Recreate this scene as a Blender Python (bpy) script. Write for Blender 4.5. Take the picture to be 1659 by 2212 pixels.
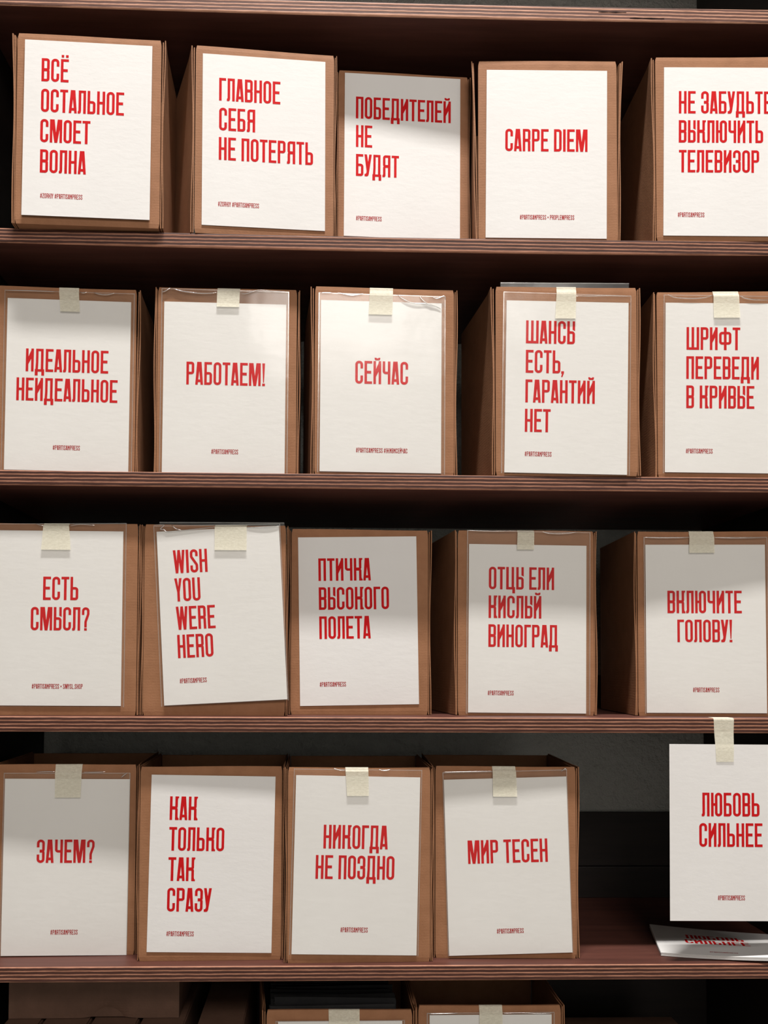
import bpy, bmesh, math, random
from mathutils import Vector, Matrix, noise

random.seed(7)
S = bpy.context.scene
COL = S.collection
for _o in list(bpy.data.objects):
    bpy.data.objects.remove(_o)
R = math.radians
ZO = 1.45                                   # camera height above the floor; everything below is measured from it

# ---------------------------------------------------------------- camera
FPX, PPX, PPY = 1815.0, 746.52, 1372.78     # focal length and principal point for a 1659 x 2212 image
yaw, pitch, roll = 2.54655803e-02, 3.25390753e-02, 4.35658422e-03
fwd = Vector((math.sin(yaw) * math.cos(pitch), math.cos(yaw) * math.cos(pitch), math.sin(pitch)))
rgt = Vector((math.cos(yaw), -math.sin(yaw), 0))
up = rgt.cross(fwd)
rr = rgt * math.cos(roll) + up * math.sin(roll)
uu = -rgt * math.sin(roll) + up * math.cos(roll)
cd = bpy.data.cameras.new('camera')
cd.sensor_width = 36.0
cd.lens = FPX / 2212 * 36.0
cd.shift_x = (829.5 - PPX) / 2212
cd.shift_y = (PPY - 1106.0) / 2212
cd.clip_start = 0.05
cam = bpy.data.objects.new('camera', cd)
COL.objects.link(cam)
M3 = Matrix((rr, uu, -fwd)).transposed()
cam.matrix_world = Matrix.Translation((0, -1.0, ZO)) @ M3.to_4x4()
S.camera = cam

# ---------------------------------------------------------------- light
S.view_settings.view_transform = 'Standard'
S.view_settings.look = 'None'
S.view_settings.gamma = 1.0
S.view_settings.use_curve_mapping = False
S.view_settings.exposure = 0.0
S.cycles.diffuse_bounces = 2
W = bpy.data.worlds.new('room')
S.world = W
W.use_nodes = True
W.node_tree.nodes['Background'].inputs[0].default_value = (1.0, 0.93, 0.84, 1)
W.node_tree.nodes['Background'].inputs[1].default_value = 0.004
def area(name, loc, target, sx, sy, power, color):
    l = bpy.data.lights.new(name, 'AREA')
    l.shape = 'RECTANGLE'; l.size = sx; l.size_y = sy; l.energy = power; l.color = color
    o = bpy.data.objects.new(name, l); COL.objects.link(o)
    o.location = loc
    d = Vector(target) - Vector(loc)
    o.rotation_euler = d.to_track_quat('-Z', 'Y').to_euler()
    return o
area('track_light', (0.10, -0.82, ZO + 3.40), (0.10, -0.05, ZO + 0.1), 0.9, 0.16, 181, (1.0, 0.962, 0.92))
area('fill_light', (0.25, -3.30, ZO + 2.00), (0.25, -0.3, ZO), 1.0, 0.8, 33, (1.0, 0.92, 0.85))  # unseen fill, added to lift the shaded parts of the cards
area('bounce_fill_light', (1.1, -2.9, ZO + 2.30), (1.1, -2.8, 0.0), 1.6, 1.0, 30, (1.0, 0.925, 0.86))  # added lamp: brightens the floor so it bounces fill onto the shelves

# ---------------------------------------------------------------- materials
def mat(name, col, rough=0.6, spec=0.5):
    m = bpy.data.materials.new(name); m.use_nodes = True
    n = m.node_tree.nodes; b = n['Principled BSDF']
    b.inputs['Base Color'].default_value = (*col, 1)
    b.inputs['Roughness'].default_value = rough
    b.inputs['Specular IOR Level'].default_value = spec
    return m, m.node_tree.nodes, m.node_tree.links, b
def coords(n, l, scale=(1, 1, 1), kind='Object'):
    t = n.new('ShaderNodeTexCoord'); mp = n.new('ShaderNodeMapping')
    mp.inputs['Scale'].default_value = scale
    l.new(t.outputs[kind], mp.inputs['Vector'])
    return mp.outputs[0]
def noise_tex(n, l, vec, scale, detail=4, rough=0.55):
    t = n.new('ShaderNodeTexNoise'); t.inputs['Scale'].default_value = scale
    t.inputs['Detail'].default_value = detail; t.inputs['Roughness'].default_value = rough
    l.new(vec, t.inputs['Vector'])
    return t.outputs['Fac']
def ramp(n, l, fac, stops, interp='LINEAR'):
    r = n.new('ShaderNodeValToRGB'); r.color_ramp.interpolation = interp
    e = r.color_ramp.elements
    while len(e) > 1: e.remove(e[-1])
    e[0].position = stops[0][0]; e[0].color = (*stops[0][1], 1)
    for p, c in stops[1:]:
        k = e.new(p); k.color = (*c, 1)
    l.new(fac, r.inputs[0])
    return r.outputs[0]
def bump(n, l, b, h, strength, dist):
    k = n.new('ShaderNodeBump'); k.inputs['Strength'].default_value = strength; k.inputs['Distance'].default_value = dist
    l.new(h, k.inputs['Height']); l.new(k.outputs[0], b.inputs['Normal'])
def math_node(n, l, op, a, b=None):
    k = n.new('ShaderNodeMath'); k.operation = op
    for i, v in enumerate((a, b)):
        if v is None: continue
        if isinstance(v, (int, float)): k.inputs[i].default_value = v
        else: l.new(v, k.inputs[i])
    return k.outputs[0]

def kraft_material(name, a, b_):
    m, n, l, b = mat(name, a, 0.72, 0.3)
    v = coords(n, l)
    f = noise_tex(n, l, v, 35, 6, 0.65)
    l.new(ramp(n, l, f, [(0.3, a), (0.7, b_)]), b.inputs['Base Color'])
    w = n.new('ShaderNodeTexWave'); w.wave_type = 'BANDS'; w.bands_direction = 'Z'
    w.inputs['Scale'].default_value = 95; w.inputs['Distortion'].default_value = 3.0; w.inputs['Detail'].default_value = 3
    l.new(v, w.inputs['Vector'])
    fine = noise_tex(n, l, v, 420, 3, 0.6)
    h = math_node(n, l, 'ADD', math_node(n, l, 'MULTIPLY', w.outputs['Fac'], 0.13), fine)
    bump(n, l, b, h, 0.22, 0.0008)
    return m
KRAFT = kraft_material('kraft_board', (0.30, 0.138, 0.066), (0.375, 0.178, 0.090))
KRAFT_IN = kraft_material('kraft_board_edge', (0.36, 0.20, 0.105), (0.44, 0.25, 0.14))
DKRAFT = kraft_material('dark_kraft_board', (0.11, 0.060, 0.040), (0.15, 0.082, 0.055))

def paper_material():
    m, n, l, b = mat('card_paper', (0.84, 0.825, 0.81), 0.85, 0.2)
    v = coords(n, l, (1, 1, 2.2))
    f = noise_tex(n, l, v, 55, 5, 0.6)
    bump(n, l, b, f, 0.28, 0.0007)
    g = noise_tex(n, l, coords(n, l), 9, 3, 0.5)
    l.new(ramp(n, l, g, [(0.3, (0.83, 0.815, 0.80)), (0.7, (0.86, 0.848, 0.835))]), b.inputs['Base Color'])
    return m
PAPER = paper_material()
def ink_material():
    m, n, l, b = mat('red_ink', (0.62, 0.010, 0.014), 0.7, 0.1)
    f = noise_tex(n, l, coords(n, l), 90, 4, 0.6)
    l.new(ramp(n, l, f, [(0.3, (0.57, 0.008, 0.011)), (0.7, (0.66, 0.012, 0.015))]), b.inputs['Base Color'])
    return m
INK = ink_material()
def small_ink():
    return mat('dark_red_ink', (0.40, 0.016, 0.018), 0.6, 0.25)[0]
SINK = small_ink()

def film_material(name, haze, gloss, rough, tint=0.93):
    m = bpy.data.materials.new(name); m.use_nodes = True
    n, l = m.node_tree.nodes, m.node_tree.links
    n.remove(n['Principled BSDF'])
    tr = n.new('ShaderNodeBsdfTransparent'); tr.inputs[0].default_value = (tint, tint, tint * 0.99, 1)
    df = n.new('ShaderNodeBsdfDiffuse'); df.inputs[0].default_value = (0.75, 0.74, 0.72, 1)
    gl = n.new('ShaderNodeBsdfGlossy'); gl.inputs[0].default_value = (1, 1, 1, 1); gl.inputs['Roughness'].default_value = rough
    v = coords(n, l)
    bp = n.new('ShaderNodeBump'); bp.inputs['Strength'].default_value = 0.25; bp.inputs['Distance'].default_value = 0.002
    l.new(noise_tex(n, l, v, 22, 3, 0.5), bp.inputs['Height']); l.new(bp.outputs[0], gl.inputs['Normal'])
    m1 = n.new('ShaderNodeMixShader'); m1.inputs[0].default_value = haze
    l.new(tr.outputs[0], m1.inputs[1]); l.new(df.outputs[0], m1.inputs[2])
    m2 = n.new('ShaderNodeMixShader'); m2.inputs[0].default_value = gloss
    l.new(m1.outputs[0], m2.inputs[1]); l.new(gl.outputs[0], m2.inputs[2])
    l.new(m2.outputs[0], n['Material Output'].inputs['Surface'])
    return m
FILM = film_material('clear_film', 0.007, 0.02, 0.16, 0.988)
SEAM = film_material('clear_film_seam', 0.16, 0.12, 0.2)
CREASE = film_material('clear_film_fold', 0.05, 0.50, 0.10)

def tape_material():
    m = bpy.data.materials.new('masking_tape'); m.use_nodes = True
    n, l = m.node_tree.nodes, m.node_tree.links
    b = n['Principled BSDF']
    v = coords(n, l, (1, 1, 2.6))
    f = noise_tex(n, l, v, 300, 5, 0.7)
    l.new(ramp(n, l, f, [(0.3, (0.92, 0.875, 0.70)), (0.7, (0.965, 0.93, 0.78))]), b.inputs['Base Color'])
    b.inputs['Roughness'].default_value = 0.7
    bump(n, l, b, f, 0.35, 0.0005)
    tr = n.new('ShaderNodeBsdfTransparent'); tr.inputs[0].default_value = (0.98, 0.965, 0.92, 1)
    mx = n.new('ShaderNodeMixShader')
    al = n.new('ShaderNodeMapRange'); al.inputs[1].default_value = 0.3; al.inputs[2].default_value = 0.72
    al.inputs[3].default_value = 0.58; al.inputs[4].default_value = 0.78
    l.new(f, al.inputs[0]); l.new(al.outputs[0], mx.inputs[0])
    l.new(tr.outputs[0], mx.inputs[1]); l.new(b.outputs[0], mx.inputs[2])
    l.new(mx.outputs[0], n['Material Output'].inputs['Surface'])
    return m
TAPE = tape_material()

def stained_wood():
    m, n, l, b = mat('stained_plywood_face', (0.06, 0.022, 0.016), 0.5, 0.4)
    v = coords(n, l, (2.0, 30, 30))
    f = noise_tex(n, l, v, 3.0, 6, 0.6)
    l.new(ramp(n, l, f, [(0.3, (0.075, 0.026, 0.019)), (0.7, (0.125, 0.045, 0.032))]), b.inputs['Base Color'])
    bump(n, l, b, f, 0.15, 0.001)
    return m
WOOD = stained_wood()
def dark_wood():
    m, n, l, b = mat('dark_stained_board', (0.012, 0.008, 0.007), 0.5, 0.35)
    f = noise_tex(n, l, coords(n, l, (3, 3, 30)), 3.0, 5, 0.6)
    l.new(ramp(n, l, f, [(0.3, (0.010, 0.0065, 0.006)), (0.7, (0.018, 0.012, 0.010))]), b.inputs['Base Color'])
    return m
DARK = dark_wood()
def ply_edge(name, light, dark):
    m, n, l, b = mat(name, light, 0.6, 0.3)
    t = n.new('ShaderNodeTexCoord'); sp = n.new('ShaderNodeSeparateXYZ'); l.new(t.outputs['Object'], sp.inputs[0])
    wob = noise_tex(n, l, coords(n, l, (14, 1, 60)), 3.0, 5, 0.65)
    z = math_node(n, l, 'ADD', sp.outputs['Z'], math_node(n, l, 'MULTIPLY', math_node(n, l, 'SUBTRACT', wob, 0.5), 0.0016))
    u = math_node(n, l, 'DIVIDE', z, 0.0181)
    mid = tuple((a + c) / 2 for a, c in zip(light, dark))
    st = [(0.0, light)]
    for k in range(4):
        c = 0.135 + k * 0.235
        st += [(c - 0.085, light), (c - 0.045, dark), (c + 0.07, dark), (c + 0.115, light)]
    st.append((0.985, light))
    base = ramp(n, l, u, st)
    blot = noise_tex(n, l, coords(n, l, (9, 1, 160)), 2.6, 6, 0.7)
    mx = n.new('ShaderNodeMix'); mx.data_type = 'RGBA'; mx.blend_type = 'MULTIPLY'; mx.inputs[0].default_value = 1.0
    l.new(base, mx.inputs[6]); l.new(ramp(n, l, blot, [(0.32, (0.5, 0.45, 0.42)), (0.62, (1, 1, 1))]), mx.inputs[7])
    l.new(mx.outputs[2], b.inputs['Base Color'])
    bump(n, l, b, math_node(n, l, 'ADD', blot, base), 0.35, 0.0008)
    return m
PLY = ply_edge('plywood_edge', (0.50, 0.235, 0.148), (0.080, 0.029, 0.020))
PLY_TOP = ply_edge('plywood_edge_pale', (0.68, 0.36, 0.24), (0.14, 0.060, 0.043))
def wall_material():
    m, n, l, b = mat('grey_paint', (0.60, 0.62, 0.585), 0.5, 0.4)
    v = coords(n, l)
    a = noise_tex(n, l, v, 38, 5, 0.6)
    c = noise_tex(n, l, v, 130, 3, 0.6)
    h = math_node(n, l, 'ADD', a, math_node(n, l, 'MULTIPLY', c, 0.35))
    bump(n, l, b, h, 1.0, 0.011)
    return m
WALL = wall_material()
def black_paper():
    m, n, l, b = mat('black_paper', (0.012, 0.012, 0.013), 0.6, 0.35)
    f = noise_tex(n, l, coords(n, l), 60, 3)
    l.new(ramp(n, l, f, [(0.3, (0.010, 0.010, 0.011)), (0.7, (0.018, 0.018, 0.019))]), b.inputs['Base Color'])
    return m
BLACK = black_paper()
VOID = mat('ply_gap', (0.012, 0.006, 0.005), 0.9, 0.1)[0]
def floor_material():
    m, n, l, b = mat('concrete_floor', (0.38, 0.37, 0.35), 0.6, 0.4)
    f = noise_tex(n, l, coords(n, l), 3, 5)
    l.new(ramp(n, l, f, [(0.3, (0.35, 0.34, 0.32)), (0.7, (0.41, 0.40, 0.38))]), b.inputs['Base Color'])
    return m
FLOOR = floor_material()

def plaster():
    m, n, l, b = mat('white_plaster', (0.78, 0.77, 0.74), 0.8, 0.3)
    f = noise_tex(n, l, coords(n, l), 6, 4)
    l.new(ramp(n, l, f, [(0.3, (0.76, 0.75, 0.72)), (0.7, (0.80, 0.79, 0.76))]), b.inputs['Base Color'])
    return m
PLASTER = plaster()

# ---------------------------------------------------------------- building helpers
def link(name, bm, mats, parent=None, loc=(0, 0, 0), rot=(0, 0, 0), smooth=False):
    me = bpy.data.meshes.new(name)
    bm.normal_update()
    bm.to_mesh(me); bm.free()
    for m in (mats if isinstance(mats, (list, tuple)) else [mats]): me.materials.append(m)
    if smooth:
        for p in me.polygons: p.use_smooth = True
    o = bpy.data.objects.new(name, me); COL.objects.link(o)
    o.location = loc; o.rotation_euler = rot
    if parent is not None: o.parent = parent
    return o
def tag(o, label, cat, group=None):
    o['label'] = label; o['category'] = cat
    if group: o['group'] = group
    return o
def thing(name, label, cat, loc, rot=(0, 0, 0), group=None):
    o = bpy.data.objects.new(name, None); COL.objects.link(o)
    o.empty_display_size = 0.05
    o.location = loc; o.rotation_euler = rot
    return tag(o, label, cat, group)
def structure(o):
    o['kind'] = 'structure'; return o
def box(bm, x0, x1, y0, y1, z0, z1, bev=0.0):
    vs = [bm.verts.new((x, y, z)) for x in (x0, x1) for y in (y0, y1) for z in (z0, z1)]
    q = [(0, 1, 3, 2), (4, 6, 7, 5), (0, 4, 5, 1), (2, 3, 7, 6), (0, 2, 6, 4), (1, 5, 7, 3)]
    fs = [bm.faces.new([vs[i] for i in f]) for f in q]
    if bev > 0:
        es = list({e for f in fs for e in f.edges})
        bmesh.ops.bevel(bm, geom=es, offset=bev, segments=2, affect='EDGES', profile=0.5)
    return fs
def sheet(bm, fun, nu, nv, thick):
    """solid sheet: fun(s, t) gives a point and thick() the vector to its other face"""
    A = [[bm.verts.new(fun(i / nu, j / nv)) for j in range(nv + 1)] for i in range(nu + 1)]
    B = [[bm.verts.new(Vector(fun(i / nu, j / nv)) + Vector(thick)) for j in range(nv + 1)] for i in range(nu + 1)]
    for i in range(nu):
        for j in range(nv):
            bm.faces.new((A[i][j], A[i][j + 1], A[i + 1][j + 1], A[i + 1][j]))
            bm.faces.new((B[i][j], B[i + 1][j], B[i + 1][j + 1], B[i][j + 1]))
    for i in range(nu):
        bm.faces.new((A[i][0], A[i + 1][0], B[i + 1][0], B[i][0]))
        bm.faces.new((A[i][nv], B[i][nv], B[i + 1][nv], A[i + 1][nv]))
    for j in range(nv):
        bm.faces.new((A[0][j], B[0][j], B[0][j + 1], A[0][j + 1]))
        bm.faces.new((A[nu][j], A[nu][j + 1], B[nu][j + 1], B[nu][j]))
    bmesh.ops.recalc_face_normals(bm, faces=bm.faces[:])

# ---------------------------------------------------------------- lettering
# one condensed grotesque alphabet, drawn in units of 1/100 cap height
def _R(x0, y0, x1, y1): return ('p', [(x0, y0), (x1, y0), (x1, y1), (x0, y1)])
def _P(*pts): return ('p', list(pts))
def _S(*pts, closed=False, w=11.0): return ('s', list(pts), closed, w)
def _mir(parts, W):
    out = []
    for p in parts:
        q = [(W - a[0],) + tuple(a[1:]) for a in p[1]]
        out.append((p[0], q) + tuple(p[2:]))
    return out
_stem = _R(0, 0, 11, 100)
_rstem = _R(22.5, 0, 33.5, 100)
_bowl = _S((8, 51), (28, 51, 8), (28, 5.5, 7), (8, 5.5))
_pb = _S((8, 94.5), (28, 94.5, 7), (28, 50.5, 7), (8, 50.5))
_leg = _S((8, 48.5), (27.5, 48.5, 7), (28, 0))
_foot = _P((3, 92), (14, 92), (14, 12), (12.5, 4), (9, 0), (0, 0), (0, 9), (2, 11), (3, 14))
_idiag = _P((11, 32), (22.5, 55), (22.5, 93), (11, 65))
_breve = _P((4.5, 115), (12, 115), (14.5, 112), (19.5, 112), (22, 115), (29.5, 115), (28.5, 107), (25, 103.5), (9, 103.5), (5.5, 107))
_E = [_stem, _R(11, 89, 33, 100), _R(11, 0, 33, 11), _R(11, 45, 29, 57)]
_K = [_S((8, 52.5), (28, 52.5, 6), (28, 100)), _P((28, 100), (38, 100), (38, 94), (34.5, 91), (33.5, 84), (28, 84)),
      _S((8, 49.5), (28, 49.5, 6), (28.3, 0)), _P((28, 0), (38.3, 0), (38.3, 7), (35, 9), (33.7, 16), (28, 16))]
_M = [_R(0, 0, 10.5, 100), _R(40.1, 0, 50.6, 100), _P((0, 100), (19, 100), (25.3, 44), (31.3, 0), (19.3, 0), (10.5, 57)),
      _P((50.6, 100), (31.6, 100), (25.3, 44), (19.3, 0), (31.3, 0), (40.1, 57))]
_A = [_P((0, 0), (10.7, 0), (16.8, 60), (16.8, 100), (7.3, 100)), _P((33.6, 0), (22.9, 0), (16.8, 60), (16.8, 100), (26.3, 100)), _R(11, 11.5, 22.6, 23)]
GL = {
 'О': (33.5, [_S((5.5, 5.5, 11), (28, 5.5, 11), (28, 94.5, 11), (5.5, 94.5, 11), closed=True)]),
 'С': (33.5, [_S((28, 66.5), (28, 94.5, 11), (5.5, 94.5, 11), (5.5, 5.5, 11), (28, 5.5, 11), (28, 36))]),
 'Е': (33, _E),
 'Ё': (33, _E + [_R(2.5, 107, 13, 118), _R(20.5, 107, 31.5, 118)]),
 'Т': (33, [_R(0, 89, 33, 100), _R(11, 0, 22.3, 89)]),
 'А': (33.6, _A),
 'Л': (33.6, [_R(22.6, 0, 33.6, 100), _R(3, 89.5, 33.6, 100), _foot]),
 'П': (33.5, [_stem, _rstem, _R(11, 89.5, 22.5, 100)]),
 'И': (33.5, [_stem, _rstem, _idiag]),
 'Й': (33.5, [_stem, _rstem, _idiag, _breve]),
 'Ь': (33.5, [_stem, _bowl]),
 'Ы': (33.5, [_stem, _bowl, _P((23, 100), (33.5, 100), (33.5, 57.5), (27, 61.5), (23, 63))]),
 'Н': (33.5, [_stem, _rstem, _R(11, 44.5, 22.5, 55.5)]),
 'Г': (29.5, [_stem, _R(11, 89, 29.5, 100)]),
 'Р': (33.5, [_stem, _pb]),
 'R': (33.8, [_stem, _pb, _leg]),
 'Я': (36, [(a[0], [(b[0] + 2.3,) + tuple(b[1:]) for b in a[1]]) + tuple(a[2:]) for a in _mir([_stem, _pb, _S((8, 48.5), (27.5, 48.5, 7), (27.5, 6))], 33.5)]
      + [_P((2.8, 14), (13.8, 14), (13.3, 5), (10, 0), (0, 0), (0, 9), (2, 11))]),
 'В': (33.5, [_stem, _S((8, 94.5), (28, 94.5, 7), (28, 51.5, 6), (8, 51.5)), _S((8, 49.5), (28, 49.5, 6), (28, 5.5, 7), (8, 5.5))]),
 'З': (33.5, [_S((5.5, 66.5), (5.5, 94.5, 11), (28, 94.5, 11), (28, 51.5, 6), (12, 51.5)), _S((12, 49.5), (28, 49.5, 6), (28, 5.5, 11), (5.5, 5.5, 11), (5.5, 36))]),
 'Б': (33.5, [_stem, _R(11, 89, 32.5, 100), _bowl]),
 'У': (33, [_P((0, 100), (11.3, 100), (18, 60), (10, 24)),
            _P((21.5, 100), (33, 100), (19.8, 10), (17, 3), (12.5, 0), (1, 0), (1, 11), (6, 11.5), (9, 16), (10, 24), (16.5, 64))]),
 'Д': (39.8, [_P((4, 100), (14.5, 100), (14.5, 40), (13, 8), (2.2, 8), (4, 40)), _R(25, 8, 36, 100), _R(14.5, 89.5, 25, 100), _R(0, 0, 39.8, 10.5), _R(0, -17, 12.5, 0), _R(27.8, -17, 39.8, 0)]),
 'Ц': (39.5, [_R(0, 0, 11.5, 100), _R(24, 0, 35, 100), _R(11.5, 0, 24, 11), _R(27.5, -17, 39.5, 11)]),
 'Ш': (54.5, [_stem, _R(21.7, 0, 32.8, 100), _R(43.5, 0, 54.5, 100), _R(11, 0, 21.7, 11), _R(32.8, 0, 43.5, 11)]),
 'Ч': (33.5, [_S((5.5, 100), (5.5, 49.5, 8), (24, 49.5)), _rstem]),
 'К': (38.4, [_stem] + _K),
 'Ю': (47.7, [_stem, _S((22, 5.5, 10), (42.2, 5.5, 10), (42.2, 94.5, 10), (22, 94.5, 10), closed=True), _R(11, 45, 17.5, 56)]),
 'Ф': (53, [_R(20.7, 0, 32.3, 100), _S((5.5, 29.5, 8), (47.5, 29.5, 8), (47.5, 75, 8), (5.5, 75, 8), closed=True)]),
 'М': (50.6, _M),
 'W': (50, [_P((0, 100), (11.3, 100), (19.5, 0), (8.7, 0)), _P((10, 0), (20, 0), (30.5, 100), (19.5, 100)), _P((30, 0), (40, 0), (30.5, 100), (19.5, 100)), _P((30.5, 0), (41.3, 0), (50, 100), (38.7, 100))]),
 'Y': (32, [_P((0, 100), (11.3, 100), (16, 64), (16, 36), (10.5, 40)), _P((32, 100), (20.7, 100), (16, 64), (16, 36), (21.5, 40)), _R(10.5, 0, 21.5, 44)]),
 'U': (33.5, [_S((5.5, 100), (5.5, 5.5, 11), (28, 5.5, 11), (28, 100))]),
 'I': (11.3, [_R(0, 0, 11.3, 100)]),
 'S': (33.5, [_S((28, 70), (28, 94.5, 11), (5.5, 94.5, 11), (5.5, 68, 12), (28, 33, 12), (28, 5.5, 11), (5.5, 5.5, 11), (5.5, 31))]),
 'D': (33.5, [_stem, _S((8, 94.5), (28, 94.5, 9), (28, 5.5, 9), (8, 5.5))]),
 'N': (33.5, _mir([_stem, _rstem, _idiag], 33.5)),
 'Z': (30, [_R(0, 89, 30, 100), _R(0, 0, 30, 11), _P((0, 8), (12, 8), (30, 92), (18, 92))]),
 'L': (29.5, [_stem, _R(11, 0, 29.5, 11)]),
 'Ж': (64, [_R(26.5, 0, 37.5, 100)] + [(a[0], [(b[0] + 26,) + tuple(b[1:]) for b in a[1]]) + tuple(a[2:]) for a in _K] + [(a[0], [(38 - b[0],) + tuple(b[1:]) for b in a[1]]) + tuple(a[2:]) for a in _K]),
 '#': (36, [_P((4, 0), (13, 0), (18, 100), (9, 100)), _P((19, 0), (28, 0), (33, 100), (24, 100)), _R(0, 26, 34, 37), _R(2, 62, 36, 73)]),
 '+': (26, [_R(0, 44, 26, 56), _R(7.5, 31, 18.5, 69)]),
 '!': (13, [_P((0, 100), (12, 100), (8.3, 15), (4.2, 15)), _R(0.3, 0, 12.3, 11)]),
 '?': (33, [_S((5.5, 67), (5.5, 94.5, 11), (27, 94.5, 11), (27, 70, 14), (16.3, 38, 14), (16.3, 13.5), w=10.5), _R(10.5, 0, 22, 10.5)]),
 ',': (12.5, [_P((0.5, 10), (12.5, 10), (12.5, 2), (6, -15.5), (0, -15.5), (4, -1), (0.5, -1))]),
 '.': (11, [_R(0, 0, 11, 11)]),
}
for a, b in zip('OCETAHPBMKX', 'ОСЕТАНРВМК'): GL[a] = GL[b]
SB = {'Т': (2, 2), 'T': (2, 2), 'А': (1.6, 1.6), 'A': (1.6, 1.6), 'У': (1, 1), 'Y': (1, 1), 'Г': (3.2, 1.6), 'Л': (2, 3.2), 'Д': (2, 2), 'К': (3.2, 1), 'K': (3.2, 1), 'Е': (3.2, 2.4), 'E': (3.2, 2.4), 'W': (1.5, 1.5), ',': (0, 3), 'Ц': (3.2, 2)}
SPACE = 18.0
def layout(txt):
    x = 0.0; out = []; first = True
    for ch in txt:
        if ch == ' ': x += SPACE; continue
        l, r = SB.get(ch, (3.1, 3.1))
        if first: l = 0; first = False
        out.append((ch, x + l)); x += l + GL[ch][0] + r
    return out, out[-1][1] + GL[out[-1][0]][0]


def _round(path, closed):
    n = len(path); out = []
    for i, p in enumerate(path):
        r = p[2] if len(p) > 2 else 0
        P = Vector(p[:2])
        if r <= 0 or (not closed and i in (0, n - 1)):
            out.append(P); continue
        a = Vector(path[(i - 1) % n][:2]) - P; b = Vector(path[(i + 1) % n][:2]) - P
        la, lb = a.length, b.length
        a.normalize(); b.normalize()
        ang = a.angle(b)
        d = min(r / math.tan(ang / 2), la * 0.5, lb * 0.5)
        rr_ = d * math.tan(ang / 2)
        c = P + (a + b).normalized() * (rr_ / math.sin(ang / 2))
        p0, p1 = P + a * d, P + b * d
        v0, v1 = p0 - c, p1 - c
        t0 = math.atan2(v0.y, v0.x); dt = math.atan2(v1.y, v1.x) - t0
        while dt > math.pi: dt -= 2 * math.pi
        while dt < -math.pi: dt += 2 * math.pi
        for k in range(8):
            t = t0 + dt * k / 7
            out.append(c + Vector((math.cos(t), math.sin(t))) * rr_)
    return out
def _strip(path, closed, w):
    pts = [p for i, p in enumerate(path) if i == 0 or (p - path[i - 1]).length > 1e-5]
    n = len(pts); L = []; Q = []
    for i in range(n):
        if closed: a, b = pts[i] - pts[i - 1], pts[(i + 1) % n] - pts[i]
        else:
            a = pts[i] - pts[i - 1] if i > 0 else pts[1] - pts[0]
            b = pts[i + 1] - pts[i] if i < n - 1 else pts[-1] - pts[-2]
        a = a.normalized(); b = b.normalized()
        t = (a + b).normalized(); nn = Vector((-t.y, t.x))
        k = (w / 2) / max(0.35, nn.dot(Vector((-a.y, a.x))))
        L.append(pts[i] + nn * k); Q.append(pts[i] - nn * k)
    return [[Q[i], Q[(i + 1) % n], L[(i + 1) % n], L[i]] for i in range(n if closed else n - 1)]
def text_mesh(bm, txt, u, v, h, y, xs=1.0, ys=1.0, fun=None, sub=1):
    """letters as flat printed ink; (u, v) = left edge and cap line in mm, h = cap height in mm"""
    lay, _w = layout(txt)
    k = h / 100.0
    for ch, x in lay:
        lvl = 0
        for part in GL[ch][1]:
            polys = [[Vector(p[:2]) for p in part[1]]] if part[0] == 'p' else _strip(_round(part[1], part[2]), part[2], part[3])
            for pl in polys:
                q = [((u + (x + p.x) * k * xs) / 1000, (v + (p.y - 100) * k * ys) / 1000) for p in pl]
                s = sum(q[i][0] * q[(i + 1) % len(q)][1] - q[(i + 1) % len(q)][0] * q[i][1] for i in range(len(q)))
                if s < 0: q.reverse()
                bm.faces.new([bm.verts.new(fun(a, b, lvl) if fun else (a, y - lvl * 1e-5, b)) for a, b in q])
            lvl += 1

# ---------------------------------------------------------------- setting
def plane_box(name, x0, x1, y0, y1, z0, z1, m):
    bm = bmesh.new(); box(bm, x0, x1, y0, y1, z0, z1)
    return structure(link(name, bm, m))
plane_box('wall_back', -4.0, 4.6, 0.2925, 0.40, 0.0, 5.0, WALL)
plane_box('floor', -4.0, 4.6, -4.4, 0.40, -0.08, 0.0, FLOOR)
plane_box('wall_front', -4.0, 4.6, -4.5, -4.4, 0.0, 3.8, PLASTER)

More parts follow.
